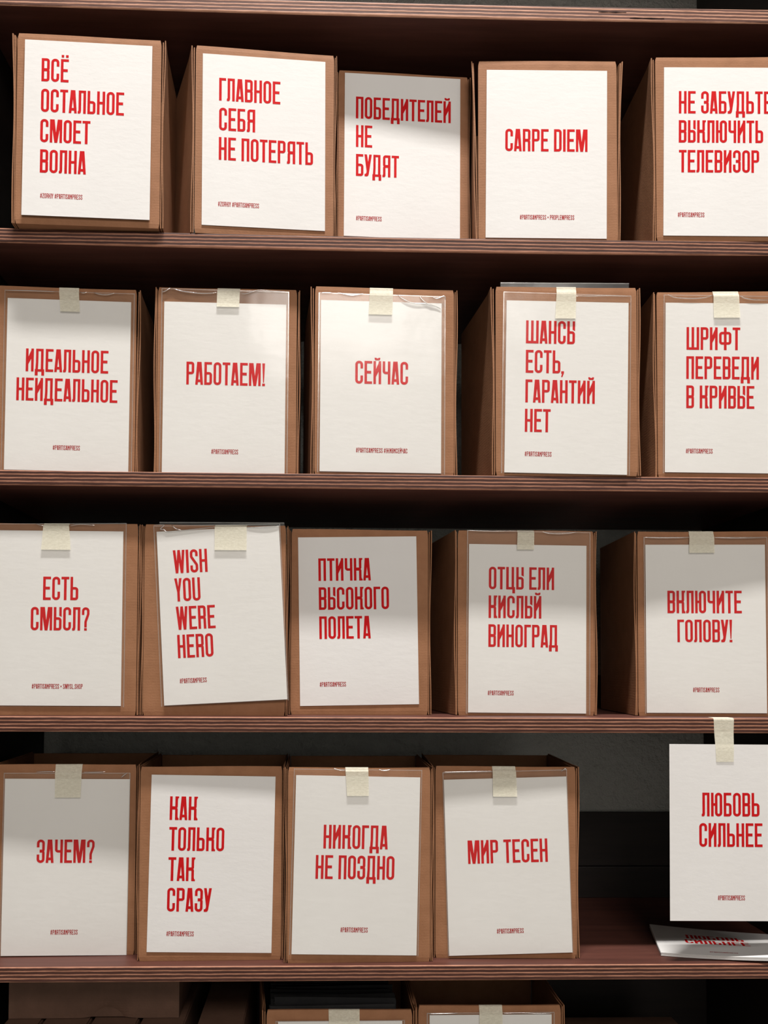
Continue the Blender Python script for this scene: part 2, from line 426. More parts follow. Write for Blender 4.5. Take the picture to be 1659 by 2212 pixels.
# ---------------------------------------------------------------- bookcase
TH = 0.0181
BOT = [1.08359, 0.79204, 0.50049, 0.20894, -0.08261, -0.37416, -0.66571]                    # undersides of the boards, highest first
XL, XR, DEP = -0.424, 0.588, 0.291
SAG = [0.0, 0.0022, 0.0024, 0.0006, 0.0, 0.0, 0.0]
def sag(k, x): return -SAG[k] * (1 - ((x - 0.09) / 0.42) ** 2)
def top(k, x): return ZO + BOT[k] + TH + sag(k, x)
case = thing('bookcase', 'dark stained plywood bookcase filling the whole picture, holding rows of kraft boxes', 'bookcase', (0.082, 0.0, 0.0))
for k in range(7):
    bm = bmesh.new()
    N = 30; prof = []
    r = 0.0022
    for i in range(5):                                         # softly rounded front arrises
        a = -math.pi / 2 - i * math.pi / 8
        prof.append((r + r * math.cos(a), r + r * math.sin(a)))
    for i in range(5):
        a = math.pi - i * math.pi / 8
        prof.append((r + r * math.cos(a), TH - r + r * math.sin(a)))
    prof += [(DEP - 0.001, TH), (DEP - 0.001, 0.0)]
    rows = []
    for i in range(N + 1):
        x = XL + 0.0005 + (XR - XL - 0.001) * i / N
        rows.append([bm.verts.new((x, y, z + sag(k, x))) for y, z in prof])
    m_ = len(prof)
    for i in range(N):
        for j in range(m_):
            f = bm.faces.new((rows[i][j], rows[i][(j + 1) % m_], rows[i + 1][(j + 1) % m_], rows[i + 1][j]))
            f.material_index = 1 if 1 <= j <= 7 else 0
    bm.faces.new(rows[0]); bm.faces.new(rows[-1][::-1])
    bmesh.ops.recalc_face_normals(bm, faces=bm.faces[:])
    sh = link('shelf', bm, [WOOD, PLY_TOP if k <= 1 else PLY], case, (-0.082, 0, ZO + BOT[k]))
    if k == 1:
        for x0, x1, zc, hh in ((0.333, 0.368, 0.0112, 0.0009), (0.372, 0.415, 0.0040, 0.0009)):
            bm = bmesh.new()
            ring = []
            for i in range(24):
                a = 2 * math.pi * i / 24; c = math.cos(a)
                ring.append(((x0 + x1) / 2 + (x1 - x0) / 2 * c, zc + hh * math.sin(a) * (0.6 + 0.4 * math.sin(7 * c))))
            fr = [bm.verts.new((x, -0.00025, z + sag(1, x))) for x, z in ring]
            bk = [bm.verts.new((x, 0.0015, z + sag(1, x))) for x, z in ring]
            bm.faces.new(fr)
            for i in range(24): bm.faces.new((fr[i], bk[i], bk[(i + 1) % 24], fr[(i + 1) % 24]))
            bmesh.ops.recalc_face_normals(bm, faces=bm.faces[:])
            link('edge_crack', bm, VOID, sh)
for x0, x1 in ((XL - TH, XL), (XR, XR + TH)):
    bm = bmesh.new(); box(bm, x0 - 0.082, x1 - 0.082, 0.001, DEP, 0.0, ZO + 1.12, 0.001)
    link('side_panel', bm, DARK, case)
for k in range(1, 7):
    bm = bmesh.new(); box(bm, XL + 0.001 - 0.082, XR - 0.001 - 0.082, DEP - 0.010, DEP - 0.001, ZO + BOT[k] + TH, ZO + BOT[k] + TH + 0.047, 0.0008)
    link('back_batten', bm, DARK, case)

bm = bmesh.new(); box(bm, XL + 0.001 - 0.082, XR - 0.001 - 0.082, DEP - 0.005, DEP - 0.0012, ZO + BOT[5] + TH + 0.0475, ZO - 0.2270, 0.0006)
link('shade_panel', bm, DARK, case)  # added dark panel, stands in for the shade on the lower wall
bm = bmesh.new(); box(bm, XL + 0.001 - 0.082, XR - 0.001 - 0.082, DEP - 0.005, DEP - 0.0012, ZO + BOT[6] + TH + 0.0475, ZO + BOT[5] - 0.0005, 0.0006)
link('shade_panel', bm, DARK, case)  # same again: added to darken the shaded wall of the lowest bay

# ---------------------------------------------------------------- kraft boxes
HB = 0.2305
def kraft_box(loc, rz, hw, h, depth, label, group, fl=(0.0, 0.0), side=(0.0030, 0.0030), splay=(0.0, 0.0), mats=None):
    M = mats or KRAFT
    t = thing('cardboard_box', label, 'box', loc, (0, 0, rz), group)
    rnd = random.Random(int(abs(loc[0]) * 1e5) + int(loc[2] * 1000))
    TB = 0.0030
    bm = bmesh.new()
    wob = rnd.random() * 9
    def pf(s, tt):
        x = -hw + 2 * hw * s; z = h * tt
        e = min(1.0, min(tt, 1 - tt) * 40)
        bow = 0.00012 * math.sin(math.pi * s) * math.sin(math.pi * tt + wob)
        zz = z + (0.0004 * math.sin(s * 5 + wob) if tt > 0.5 else 0)
        xin = 0.0012 * (1 - e) * (1 if s < 0.02 else -1 if s > 0.98 else 0)
        return (x + xin, bow + 0.0005 * (1 - e), zz)
    sheet(bm, pf, 40, 46, (0, TB, 0))
    link('front_panel', bm, M, t)
    for i, sg in enumerate((-1, 1)):
        bm = bmesh.new()
        th = side[i] * 0.40
        for lay in range(2):                                    # each side is a folded double wall
            def ps(s, tt, lay=lay, i=i, sg=sg, th=th):
                y = 0.0008 + (depth - 0.0008) * (s ** 1.6)
                edge = max(0.0, 1 - (y - 0.0008) / 0.022)
                x = hw + 0.0006 + (side[i] - th if lay else 0.0)
                x += fl[i] * edge * (max(0.0, tt - 0.15) ** 1.3) + splay[i] * (y / depth)
                x += (0.0009 * math.sin(tt * 7 + wob + i) * edge if lay else 0)
                return (sg * x, y + (0.0005 if lay == 0 else 0), 0.0006 + (h - 0.0006 - (0.0018 if lay == 0 else 0)) * tt)
            sheet(bm, ps, 14, 16, (sg * th, 0, 0))
        bm2 = bmesh.new()                                        # rolled top edge joins both layers
        link('side_panel', bm, M, t)
        bm2.free()
    bm = bmesh.new(); box(bm, -hw, hw, depth - TB, depth, 0.0006, h - 0.002, 0.0006)
    link('back_panel', bm, M, t)
    bm = bmesh.new(); box(bm, -hw + 0.001, hw - 0.001, TB, depth - TB, 0.0003, 0.0033)
    link('bottom_panel', bm, M, t)
    return t

# ---------------------------------------------------------------- cards, sleeves, tape
# name: x, z, y of the card centre on its front, turn about the vertical, tilt in its own plane, size factor
POSE = {
 '11': (-0.2849, 0.6329, -0.0124, 2.10, 0.23, 1.0102),
 '12': (-0.0761, 0.6319, 0.0038, 4.04, -0.15, 1.0051),
 '13': (0.0957, 0.6387, 0.0382, 2.52, 0.15, 0.9944),
 '14': (0.2713, 0.6290, 0.0108, -1.73, 0.46, 1.0061),
 '15': (0.4885, 0.6297, -0.0002, -2.36, 0.68, 1.0041),
 '21': (-0.3137, 0.3367, 0.0219, 2.12, 0.26, 1.0020),
 '22': (-0.1230, 0.3335, 0.0160, 1.02, 0.20, 1.0011),
 '23': (0.0674, 0.3352, 0.0081, 1.37, 0.18, 0.9965),
 '24': (0.2914, 0.3340, -0.0020, -1.25, 0.88, 0.9999),
 '25': (0.4893, 0.3380, 0.0041, -2.50, 0.70, 0.9976),
 '31': (-0.3169, 0.0523, 0.0150, 0.02, 0.08, 0.9999),
 '32': (-0.1234, 0.0566, 0.0140, -1.13, -3.16, 0.9987),
 '33': (0.0425, 0.0524, 0.0421, 0.39, -1.05, 0.9964),
 '34': (0.2528, 0.0435, 0.0381, 0.38, 0.40, 0.9967),
 '35': (0.4749, 0.0446, 0.0331, -2.89, -0.09, 0.9984),
 '41': (-0.3117, -0.2488, 0.0356, 1.69, 0.41, 1.0109),
 '42': (-0.1334, -0.2410, 0.0175, 0.91, 0.97, 0.9997),
 '43': (0.0396, -0.2408, 0.0079, 0.96, 1.16, 1.0034),
 '44': (0.2235, -0.2444, 0.0188, -1.33, -1.78, 1.0051),
 'hg': (0.4869, -0.2004, -0.0019, -0.53, 0.23, 0.9965),
}
LINES = {
 '11': [('ВСЁ', -54.8, 84.3), ('ОСТАЛЬНОЕ', -54.7, 47.2), ('СМОЕТ', -54.9, 10.5), ('ВОЛНА', -54.5, -26.3), ('#ZORKIY #PARTISANPRESS', -53.5, -79.2)],
 '12': [('ГЛАВНОЕ', -54.6, 76.6), ('СЕБЯ', -54.4, 39.8), ('НЕ ПОТЕРЯТЬ', -54.5, 3.4), ('#ZORKIY #PARTISANPRESS', -55.0, -76.0)],
 '13': [('ПОБЕДИТЕЛЕЙ', -59.4, 74.5), ('НЕ', -59.1, 37.9), ('БУДЯТ', -58.9, 0.8), ('#PARTISANPRESS', -58.4, -78.3)],
 '14': [('CARPE DIEM', -51.0, 31.2), ('#PARTISANPRESS + PROPLEMPRESS', -32.5, -76.7)],
 '15': [('НЕ ЗАБУДЬТЕ', -56.1, 75.5), ('ВЫКЛЮЧИТЬ', -56.1, 38.9), ('ТЕЛЕВИЗОР', -55.8, 1.6), ('#PARTISANPRESS', -56.9, -76.5)],
 '21': [('ИДЕАЛЬНОЕ', -50.9, 43.8), ('НЕИДЕАЛЬНОЕ', -61.4, 7.9), ('#PARTISANPRESS', -16.7, -74.0)],
 '22': [('РАБОТАЕМ!', -46.2, 31.7), ('#PARTISANPRESS', -14.9, -75.0)],
 '23': [('СЕЙЧАС', -31.5, 31.2), ('#PARTISANPRESS #ЖИВИСЕЙЧАС', -30.0, -75.2)],
 '24': [('ШАНСЫ', -50.1, 80.9), ('ЕСТЬ,', -49.9, 44.8), ('ГАРАНТИЙ', -49.9, 8.6), ('НЕТ', -50.1, -27.2), ('#PARTISANPRESS', -49.8, -79.1)],
 '25': [('ШРИФТ', -48.2, 74.6), ('ПЕРЕВЕДИ', -48.4, 38.5), ('В КРИВЫЕ', -48.3, 2.4), ('#PARTISANPRESS', -48.5, -75.5)],
 '31': [('ЕСТЬ', -20.7, 49.6), ('СМЫСЛ?', -34.7, 13.1), ('#PARTISANPRESS + SMYSL.SHOP', -32.1, -79.0)],
 '32': [('WISH', -55.5, 81.4), ('YOU', -55.3, 47.3), ('WERE', -54.9, 13.1), ('HERO', -54.8, -20.9), ('#PARTISANPRESS', -54.0, -73.6)],
 '33': [('ПТИЧКА', -49.0, 78.1), ('ВЫСОКОГО', -48.9, 42.1), ('ПОЛЕТА', -48.8, 5.9), ('#PARTISANPRESS', -49.1, -75.5)],
 '34': [('ОТЦЫ ЕЛИ', -48.8, 76.6), ('КИСЛЫЙ', -48.9, 40.8), ('ВИНОГРАД', -49.0, 4.9), ('#PARTISANPRESS', -49.4, -77.3)],
 '35': [('ВКЛЮЧИТЕ', -47.2, 47.2), ('ГОЛОВУ!', -35.3, 11.1), ('#PARTISANPRESS', -16.8, -73.3)],
 '41': [('ЗАЧЕМ?', -35.0, 33.0), ('#PARTISANPRESS', -16.6, -75.3)],
 '42': [('КАК', -51.3, 79.6), ('ТОЛЬКО', -51.2, 43.1), ('ТАК', -51.2, 7.3), ('СРАЗУ', -51.5, -28.9), ('#PARTISANPRESS', -51.2, -80.2)],
 '43': [('НИКОГДА', -39.8, 47.4), ('НЕ ПОЗДНО', -48.3, 11.5), ('#PARTISANPRESS', -17.0, -73.2)],
 '44': [('МИР ТЕСЕН', -48.0, 31.7), ('#PARTISANPRESS', -16.0, -74.9)],
 'hg': [('ЛЮБОВЬ', -35.3, 47.1), ('СИЛЬНЕЕ', -38.4, 11.0), ('#PARTISANPRESS', -16.4, -74.4)],
}
TAPES = {
 '21': ((-12.6, 121.0), (11.3, 121.8), (13.4, 90.3), (-9.9, 89.6)),
 '22': ((-9.5, 124.7), (18.1, 124.8), (17.2, 99.5), (-10.1, 99.4)),
 '23': ((-13.8, 123.6), (14.5, 124.2), (13.2, 87.0), (-15.6, 88.3)),
 '24': ((-11.6, 123.7), (12.0, 123.9), (10.7, 82.3), (-14.0, 84.2)),
 '25': ((-14.8, 121.2), (16.2, 121.2), (17.3, 85.6), (-14.7, 85.9)),
 '31': ((-20.9, 115.5), (9.2, 115.5), (12.2, 82.5), (-23.1, 81.1)),
 '32': ((-9.4, 110.1), (29.2, 110.0), (29.4, 78.3), (-9.1, 78.7)),
 '34': ((-12.4, 124.2), (8.6, 124.4), (7.9, 98.0), (-13.4, 98.9)),
 '35': ((-19.7, 122.6), (10.6, 122.6), (10.9, 93.9), (-20.6, 94.7)),
 '41': ((-14.2, 125.0), (18.0, 125.0), (16.9, 83.7), (-13.8, 84.2)),
 '43': ((-13.5, 115.2), (13.9, 115.2), (14.6, 81.7), (-11.4, 83.1)),
 '44': ((-18.7, 119.9), (9.4, 120.0), (11.0, 83.4), (-18.2, 83.6)),
 'hg': ((-17.7, 136.8), (6.9, 136.9), (3.5, 83.8), (-17.4, 84.3)),
}
CREASES = {
 '21': [[(-77.2, 114.2), (-48.6, 114.7), (-17.7, 114.7)], [(12.5, 115.4), (16.0, 114.2), (21.0, 115.4)], [(28.7, 115.7), (34.4, 113.7), (44.3, 113.0), (54.2, 115.4)]],
 '22': [[(-76.9, 116.1), (-72.4, 118.0), (-66.7, 121.6)], [(-64.6, 121.5), (-56.8, 118.8), (-45.4, 117.0), (-31.2, 115.9), (-19.8, 116.2), (-10.6, 117.5)], [(18.6, 117.3), (23.6, 116.7), (31.5, 119.1), (40.7, 121.8), (54.3, 121.2), (72.9, 120.9)]],
 '23': [[(-75.1, 112.8), (-59.5, 113.3)], [(-53.8, 113.7), (-46.6, 112.2), (-36.6, 110.6), (-28.1, 112.0), (-21.7, 114.0)], [(19.2, 114.2), (23.5, 109.9), (30.7, 106.1), (40.8, 103.2), (58.0, 103.0), (72.5, 97.6)], [(49.3, 113.3), (47.2, 111.4), (50.8, 107.1), (59.5, 101.6), (66.7, 100.3), (72.5, 96.8)], [(60.9, 112.5), (68.1, 110.1), (76.7, 113.2), (78.5, 108.6)]],
 '24': [[(10.0, 111.9), (28.5, 112.0), (49.8, 112.8), (76.9, 112.8)]],
 '25': [[(-71.8, 114.4), (-63.2, 111.1), (-51.8, 110.0), (-38.9, 109.8), (-26.1, 111.1), (-16.8, 114.1)], [(16.0, 114.0), (22.4, 110.7), (33.8, 109.0), (50.7, 108.7)]],
 '31': [[(-30.7, 113.2), (-21.0, 110.8)], [(10.2, 111.1), (23.2, 113.2), (39.8, 111.9)]],
 '32': [[(-77.1, 113.0), (-70.0, 113.1), (-64.4, 112.0), (-69.3, 108.0), (-64.6, 106.7), (-61.2, 104.0), (-51.3, 104.5), (-42.8, 104.9), (-21.5, 106.0), (-3.8, 107.0)], [(35.5, 104.9), (52.0, 103.3), (64.8, 103.4), (74.8, 104.5)], [(-55.5, 112.0), (-50.5, 107.4), (-43.5, 105.2)]],
 '34': [[(-75.0, 121.2), (-45.6, 120.9), (-13.5, 121.8)], [(17.7, 121.3), (25.1, 119.5), (37.0, 118.9), (48.8, 119.6), (62.1, 121.5)]],
 '35': [[(-74.7, 113.9), (-53.2, 113.3), (-21.6, 113.6)], [(12.7, 113.6), (38.4, 113.0), (72.7, 113.5)]],
 '41': [[(-37.8, 114.6), (-25.2, 115.2), (-15.4, 115.1)], [(18.3, 114.8), (31.0, 114.7), (45.0, 115.3)], [(64.2, 108.6), (67.7, 111.4), (71.9, 114.3)]],
 '43': [[(-30.1, 114.7), (-23.7, 112.7), (-15.6, 112.0)], [(23.9, 114.2), (29.6, 113.0), (34.5, 113.4), (38.3, 114.6)]],
 '44': [[(-75.6, 115.1), (-47.3, 114.8), (-16.1, 114.6)], [(68.0, 112.3), (73.1, 115.1), (75.4, 113.1)]],
}
# sleeve edges in mm from the card centre: left, right, top at left, top at right, bottom
SLEEVES = {'21': (-77.8, 78.5, 115, 116, -106), '22': (-77.5, 77.6, 121.3, 121, -106), '23': (-76.6, 78.4, 113.6, 113.3, -106),
 '24': (-78.1, 77.1, 115.6, 113.8, -106), '25': (-76.3, 77.1, 114.6, 113.9, -106), '31': (-78.4, 78, 113, 115.1, -106.5),
 '32': (-77.4, 75.5, 112.2, 107.4, -106), '34': (-76.4, 78.6, 121.9, 121.6, -106), '35': (-76.1, 76.7, 114.5, 114.4, -106),
 '41': (-76.3, 75.2, 113.3, 114, -105.8), '43': (-77.1, 76.4, 113.2, 114.5, -106), '44': (-75.8, 75.2, 114.5, 114.1, -105.8)}
# box centre offset from its card (mm), half width (mm)
BOXES = {'11': (0.9, 84.6), '12': (1.0, 84.0), '13': (1.3, 82.6), '14': (1.6, 85.6), '15': (1.2, 84.6), '21': (-3.6, 84.5), '22': (3.0, 84.5),
 '23': (4.5, 85.0), '24': (0.1, 85.6), '25': (1.6, 84.4), '31': (6.4, 85.0), '32': (-9.0, 85.2), '33': (1.6, 85.2), '34': (-1.4, 85.4),
 '35': (1.2, 84.6), '41': (-1.2, 84.0), '42': (-0.9, 84.6), '43': (3.5, 85.2), '44': (-2.3, 85.2)}
FLARE = {'11': (0.0030, 0.0010), '12': (0.0008, 0.0006), '13': (0.0, 0.0), '14': (0.0062, 0.0050), '15': (0.0012, 0.0),
 '21': (0.0, 0.0018), '22': (0.0008, 0.0012), '23': (0.0012, 0.0006), '24': (0.0018, 0.0012), '25': (0.0014, 0.0)}
SIDE = {'12': (0.0030, 0.0020), '13': (0.0016, 0.0022), '31': (0.0030, 0.0024), '32': (0.0024, 0.0018), '33': (0.0016, 0.0030),
 '41': (0.003, 0.0018), '42': (0.0018, 0.0022), '43': (0.0022, 0.0024), '44': (0.0024, 0.003)}
SPLAY = {'12': (0.044, 0.0), '23': (0.010, 0.0), '24': (0.017, 0.0), '34': (0.016, 0.0)}
DEPTHS = {'11': 0.114, '35': 0.155}
GAP = {'11': 0.0030, '12': 0.0010, '13': 0.0010, '14': 0.0012, '15': 0.0010, '32': 0.0040, '33': 0.0010, '42': 0.0010, '44': 0.0026}
PHRASE = {k: ' '.join(t for t, u, v in L if not t.startswith('#')) for k, L in LINES.items()}
ROWS = {'1': 'top', '2': 'second', '3': 'third', '4': 'fourth'}
PLACE = {'1': 'far left', '2': 'second from left', '3': 'in the middle', '4': 'second from right', '5': 'far right'}
PLACE4 = {'1': 'far left', '2': 'second from left', '3': 'third from left', '4': 'at the right end'}

def make_card(k, loc, rot, sc, label, group):
    w, h, th = 0.148 * sc, 0.210 * sc, 0.0006
    bm = bmesh.new()
    box(bm, -w / 2, w / 2, 0, th, -h / 2, h / 2)
    o = link('printed_card', bm, PAPER, None, loc, rot)
    tag(o, label, 'card', group)
    if k in LINES:
        bm = bmesh.new(); bs = bmesh.new()
        for t, u, v in LINES[k]:
            if t.startswith('#'): text_mesh(bs, t, u, v, 5.75, -0.00012, xs=6.22 / 5.75)
            else: text_mesh(bm, t, u, v, 28.1, -0.00012, xs=28.25 / 28.1)
        link('printed_phrase', bm, INK, o)
        link('printed_hashtag', bs, SINK, o)
    return o

def make_sleeve(k, loc, rot, label, group):
    L, Rr, tl, tr, b = SLEEVES[k]
    t = thing('plastic_sleeve', label, 'plastic sleeve', loc, rot, group)
    rnd = random.Random(ord(k[0]) * 31 + ord(k[1]))
    ph = [rnd.random() * 6.28 for _ in range(4)]
    def edge_top(s): return tl + (tr - tl) * s
    def film(y0, amp):
        bm = bmesh.new(); nu, nv = 36, 48
        G = []
        for i in range(nu + 1):
            row = []
            for j in range(nv + 1):
                s, q = i / nu, j / nv
                u = L + (Rr - L) * s; v = b + (edge_top(s) - b) * q
                e = min(1, 8 * min(s, 1 - s)) * min(1, 8 * min(q, 1 - q))
                y = y0 - amp * e * (0.5 + 0.5 * math.sin(s * 9 + ph[0] + 1.5 * math.sin(q * 5 + ph[1])))
                row.append(bm.verts.new((u / 1000, y, v / 1000)))
            G.append(row)
        for i in range(nu):
            for j in range(nv):
                bm.faces.new((G[i][j], G[i + 1][j], G[i + 1][j + 1], G[i][j + 1]))
        return bm
    link('front_film', film(-0.0005, 0.0004), FILM, t, smooth=True)
    link('back_film', film(0.0009, 0.0), FILM, t, smooth=True)
    def seam(x0, x1, z0, z1, z2=None, z3=None):
        bm = bmesh.new()
        vs = [bm.verts.new((a / 1000, -0.00055, c / 1000)) for a, c in ((x0, z0), (x1, z1), (x1, z3 if z3 else z1), (x0, z2 if z2 else z0))]
        bm.faces.new(vs)
        return bm
    link('side_seam', seam(L, L + 1.0, b, b, tl, tl), SEAM, t)
    link('side_seam', seam(Rr - 1.0, Rr, b, b, tr, tr), SEAM, t)
    link('top_fold', seam(L, Rr, tl - 1.0, tr - 1.0, tl, tr), SEAM, t)
    for arc in CREASES.get(k, []):
        bm = bmesh.new()
        P = [Vector(p) for p in arc]; pts = []
        for i in range(len(P) - 1):                              # Catmull-Rom through the measured crease
            p0 = P[max(0, i - 1)]; p1 = P[i]; p2 = P[i + 1]; p3 = P[min(len(P) - 1, i + 2)]
            for q in range(8):
                s = q / 8
                pts.append(0.5 * ((2 * p1) + (p2 - p0) * s + (2 * p0 - 5 * p1 + 4 * p2 - p3) * s * s + (3 * p1 - p0 - 3 * p2 + p3) * s ** 3))
        pts.append(P[-1])
        n = len(pts); rows = []
        for i, p in enumerate(pts):
            w = 0.85 * (0.25 + 0.75 * math.sin(math.pi * min(1, max(0, i / (n - 1)))) ** 0.5)
            ta = (pts[min(n - 1, i + 1)] - pts[max(0, i - 1)]).normalized(); nn = Vector((-ta.y, ta.x))
            row = []
            for q in range(7):
                a = math.pi * q / 6
                c = p + nn * (w * math.cos(a))
                row.append(bm.verts.new((c.x / 1000, -0.0007 - w * math.sin(a) / 1000 * 1.2, c.y / 1000)))
            rows.append(row)
        for i in range(n - 1):
            for q in range(6):
                bm.faces.new((rows[i][q], rows[i + 1][q], rows[i + 1][q + 1], rows[i][q + 1]))
        bmesh.ops.recalc_face_normals(bm, faces=bm.faces[:])
        link('fold_crease', bm, CREASE, t, smooth=True)
    return t

def ribbon(path, edges, loc, rz, label, group):
    """tape: path = [(y, z)], edges(z) -> (left, right) in metres"""
    bm = bmesh.new(); rows = []; nu = 6
    for y, z, wz in path:
        l, r = edges(wz)
        rows.append([bm.verts.new((l + (r - l) * i / nu, y, z)) for i in range(nu + 1)])
    for a, b in zip(rows, rows[1:]):
        for i in range(nu):
            bm.faces.new((a[i], a[i + 1], b[i + 1], b[i]))
    o = link('tape_strip', bm, TAPE, None, loc, (0, 0, rz))
    return tag(o, label, 'tape', group)

def make_tape(k, loc, rz, vtop, gap, stop, label, group):
    TL, TR, BR, BL = TAPES[k]
    vb = (BL[1] + BR[1]) / 2000
    def edges(z):
        s = (z * 1000 - TL[1]) / (vb * 1000 - TL[1]); s = max(0, min(1.02, s))
        return ((TL[0] + (BL[0] - TL[0]) * s) / 1000, (TR[0] + (BR[0] - TR[0]) * s) / 1000)
    e = 0.00035
    P = [(gap + 0.0030 + e, vtop - 0.014, vtop), (gap + 0.0030 + e, vtop - 0.001, vtop), (gap + 0.0026, vtop + e, vtop), (gap + 0.0004, vtop + e, vtop),
         (gap - e * 2, vtop - 0.0006, vtop - 0.0006)]
    yf = -0.0016
    z0 = vtop - 0.001; z1 = min(stop, vtop - 0.003)
    for i in range(1, 5):
        s = i / 4; ss = s * s * (3 - 2 * s)
        P.append((gap - 2 * e + (yf - gap + 2 * e) * ss, z0 + (z1 - z0) * s, z0 + (z1 - z0) * s))
    for i in range(1, 9):
        s = i / 8; z = z1 + (vb - z1) * s
        P.append((yf - 0.0022 * max(0, s - 0.35) ** 2, z, z))
    return ribbon(P, edges, loc, rz, label, group)

for k in POSE:
    if k == 'hg': continue
    x, z, y, yw, rl, sc = POSE[k]
    rz, ry = R(yw), R(rl)
    row = int(k[0]) + 1
    gap = GAP.get(k, 0.0016)
    du, hw = BOXES[k]
    u = Vector((math.cos(rz), math.sin(rz), 0)); bk = Vector((-math.sin(rz), math.cos(rz), 0))
    cpos = Vector((x, y, ZO + z))
    bp = cpos + u * du / 1000 + bk * gap
    bz = top(row, bp.x) + 0.0002
    where = (PLACE4 if row == 5 else PLACE)[k[1]]
    ph = PHRASE[k]
    shelf_no = ROWS[k[0]]
    kraft_box((bp.x, bp.y, bz), 0.0 if k == '32' else rz, hw / 1000, HB, DEPTHS.get(k, 0.148), 'cardboard box behind the %s card, %s on the %s shelf' % (ph, where, shelf_no),
              'kraft boxes on the %s shelf' % shelf_no, FLARE.get(k, (0.0006, 0.0006)), SIDE.get(k, (0.0030, 0.0030)), SPLAY.get(k, (0.0, 0.0)))
    make_card(k, cpos, (0, ry, rz), sc, 'white card printed %s in red, %s on the %s shelf' % (ph, where, shelf_no), 'red lettered cards on the %s shelf' % shelf_no)
    vtop = bz + HB - cpos.z
    if k in SLEEVES:
        make_sleeve(k, cpos, (0, ry, rz), 'clear sleeve around the %s card, %s on the %s shelf' % (ph, where, shelf_no), 'clear sleeves on the %s shelf' % shelf_no)
        TT = SLEEVES[k][2] / 1000 - 0.002
    else: TT = 0.105
    if k in TAPES:
        make_tape(k, cpos, rz, vtop, gap, TT, 'cream tape over the %s card, %s on the %s shelf' % (ph, where, shelf_no), 'masking tape strips on the %s shelf' % shelf_no)

# the card hanging from the front of the fourth board
x, z, y, yw, rl, sc = POSE['hg']
cpos = Vector((x, y, ZO + z))
make_card('hg', cpos, (0, R(rl), R(yw)), sc, 'white card printed ЛЮБОВЬ СИЛЬНЕЕ, hanging by tape from a shelf edge', 'red lettered cards on the fourth shelf')
tz = top(4, x) - cpos.z
bzz = tz - TH
TLh, TRh, BRh, BLh = TAPES['hg']
def hedges(wz):
    s = max(0, min(1.02, (tz - wz) / (tz - 0.084)))
    return ((-19.0 + 1.6 * s) / 1000, (5.6 - 2.1 * s) / 1000)
fy = -y - 0.0004
P_ = [(fy + 0.016, tz + 0.0003, tz), (fy + 0.006, tz + 0.0003, tz), (fy + 0.0022, tz + 0.0002, tz), (fy + 0.0006, tz - 0.0006, tz), (fy, tz - 0.0024, tz - 0.0024)]
for i in range(1, 5): P_.append((fy, tz - 0.0024 - (TH - 0.004) * i / 4, tz - 0.0024 - (TH - 0.004) * i / 4))
for i in range(1, 9):
    s = i / 8; zz = bzz + (0.084 - bzz) * s
    P_.append((fy + (-0.0007 - fy) * min(1, s * 1.8) - 0.0006 * max(0, s - 0.6), zz, zz))
ribbon(P_, hedges, cpos, R(yw), 'strip of cream masking tape over the shelf edge holding the ЛЮБОВЬ СИЛЬНЕЕ card', 'masking tape strips on the fourth shelf')

# spare sleeves standing inside two boxes, their tops showing above the front panel
def spare_sleeve(k, du0, du1, over, yb, label):
    x, z, y, yw, rl, sc = POSE[k]; rz = R(yw)
    row = int(k[0]) + 1; bz = top(row, x) + 0.0045
    t = thing('plastic_sleeve', label, 'plastic sleeve', (x - yb * math.sin(rz), y + yb * math.cos(rz), bz), (0, 0, rz))
    h = HB - 0.0045 + over
    for nm, yy in (('front_film', 0.0), ('back_film', 0.0012)):
        bm = bmesh.new(); G = []
        for i in range(21):
            s = i / 20
            G.append([bm.verts.new(((du0 + (du1 - du0) * s) / 1000, yy + 0.0008 * math.sin(s * 7) * q / 10, h * q / 10)) for q in range(11)])
        for i in range(20):
            for q in range(10): bm.faces.new((G[i][q], G[i + 1][q], G[i + 1][q + 1], G[i][q + 1]))
        link(nm, bm, SPARE, t, smooth=True)
    bm = bmesh.new()
    vs = [bm.verts.new((a / 1000, -0.0002, c)) for a, c in ((du0, h - 0.001), (du1, h - 0.001), (du1, h), (du0, h))]
    bm.faces.new(vs)
    link('top_fold', bm, SEAM, t)
SPARE = film_material('clear_film_spare', 0.02, 0.03, 0.25)
spare_sleeve('24', -77.5, 80.5, 0.0105, 0.012, 'empty clear sleeve standing inside the ШАНСЫ box, its edge rising above the cardboard')
spare_sleeve('32', -78, 74, 0.0045, 0.008, 'empty clear sleeve standing inside the WISH YOU WERE HERO box')

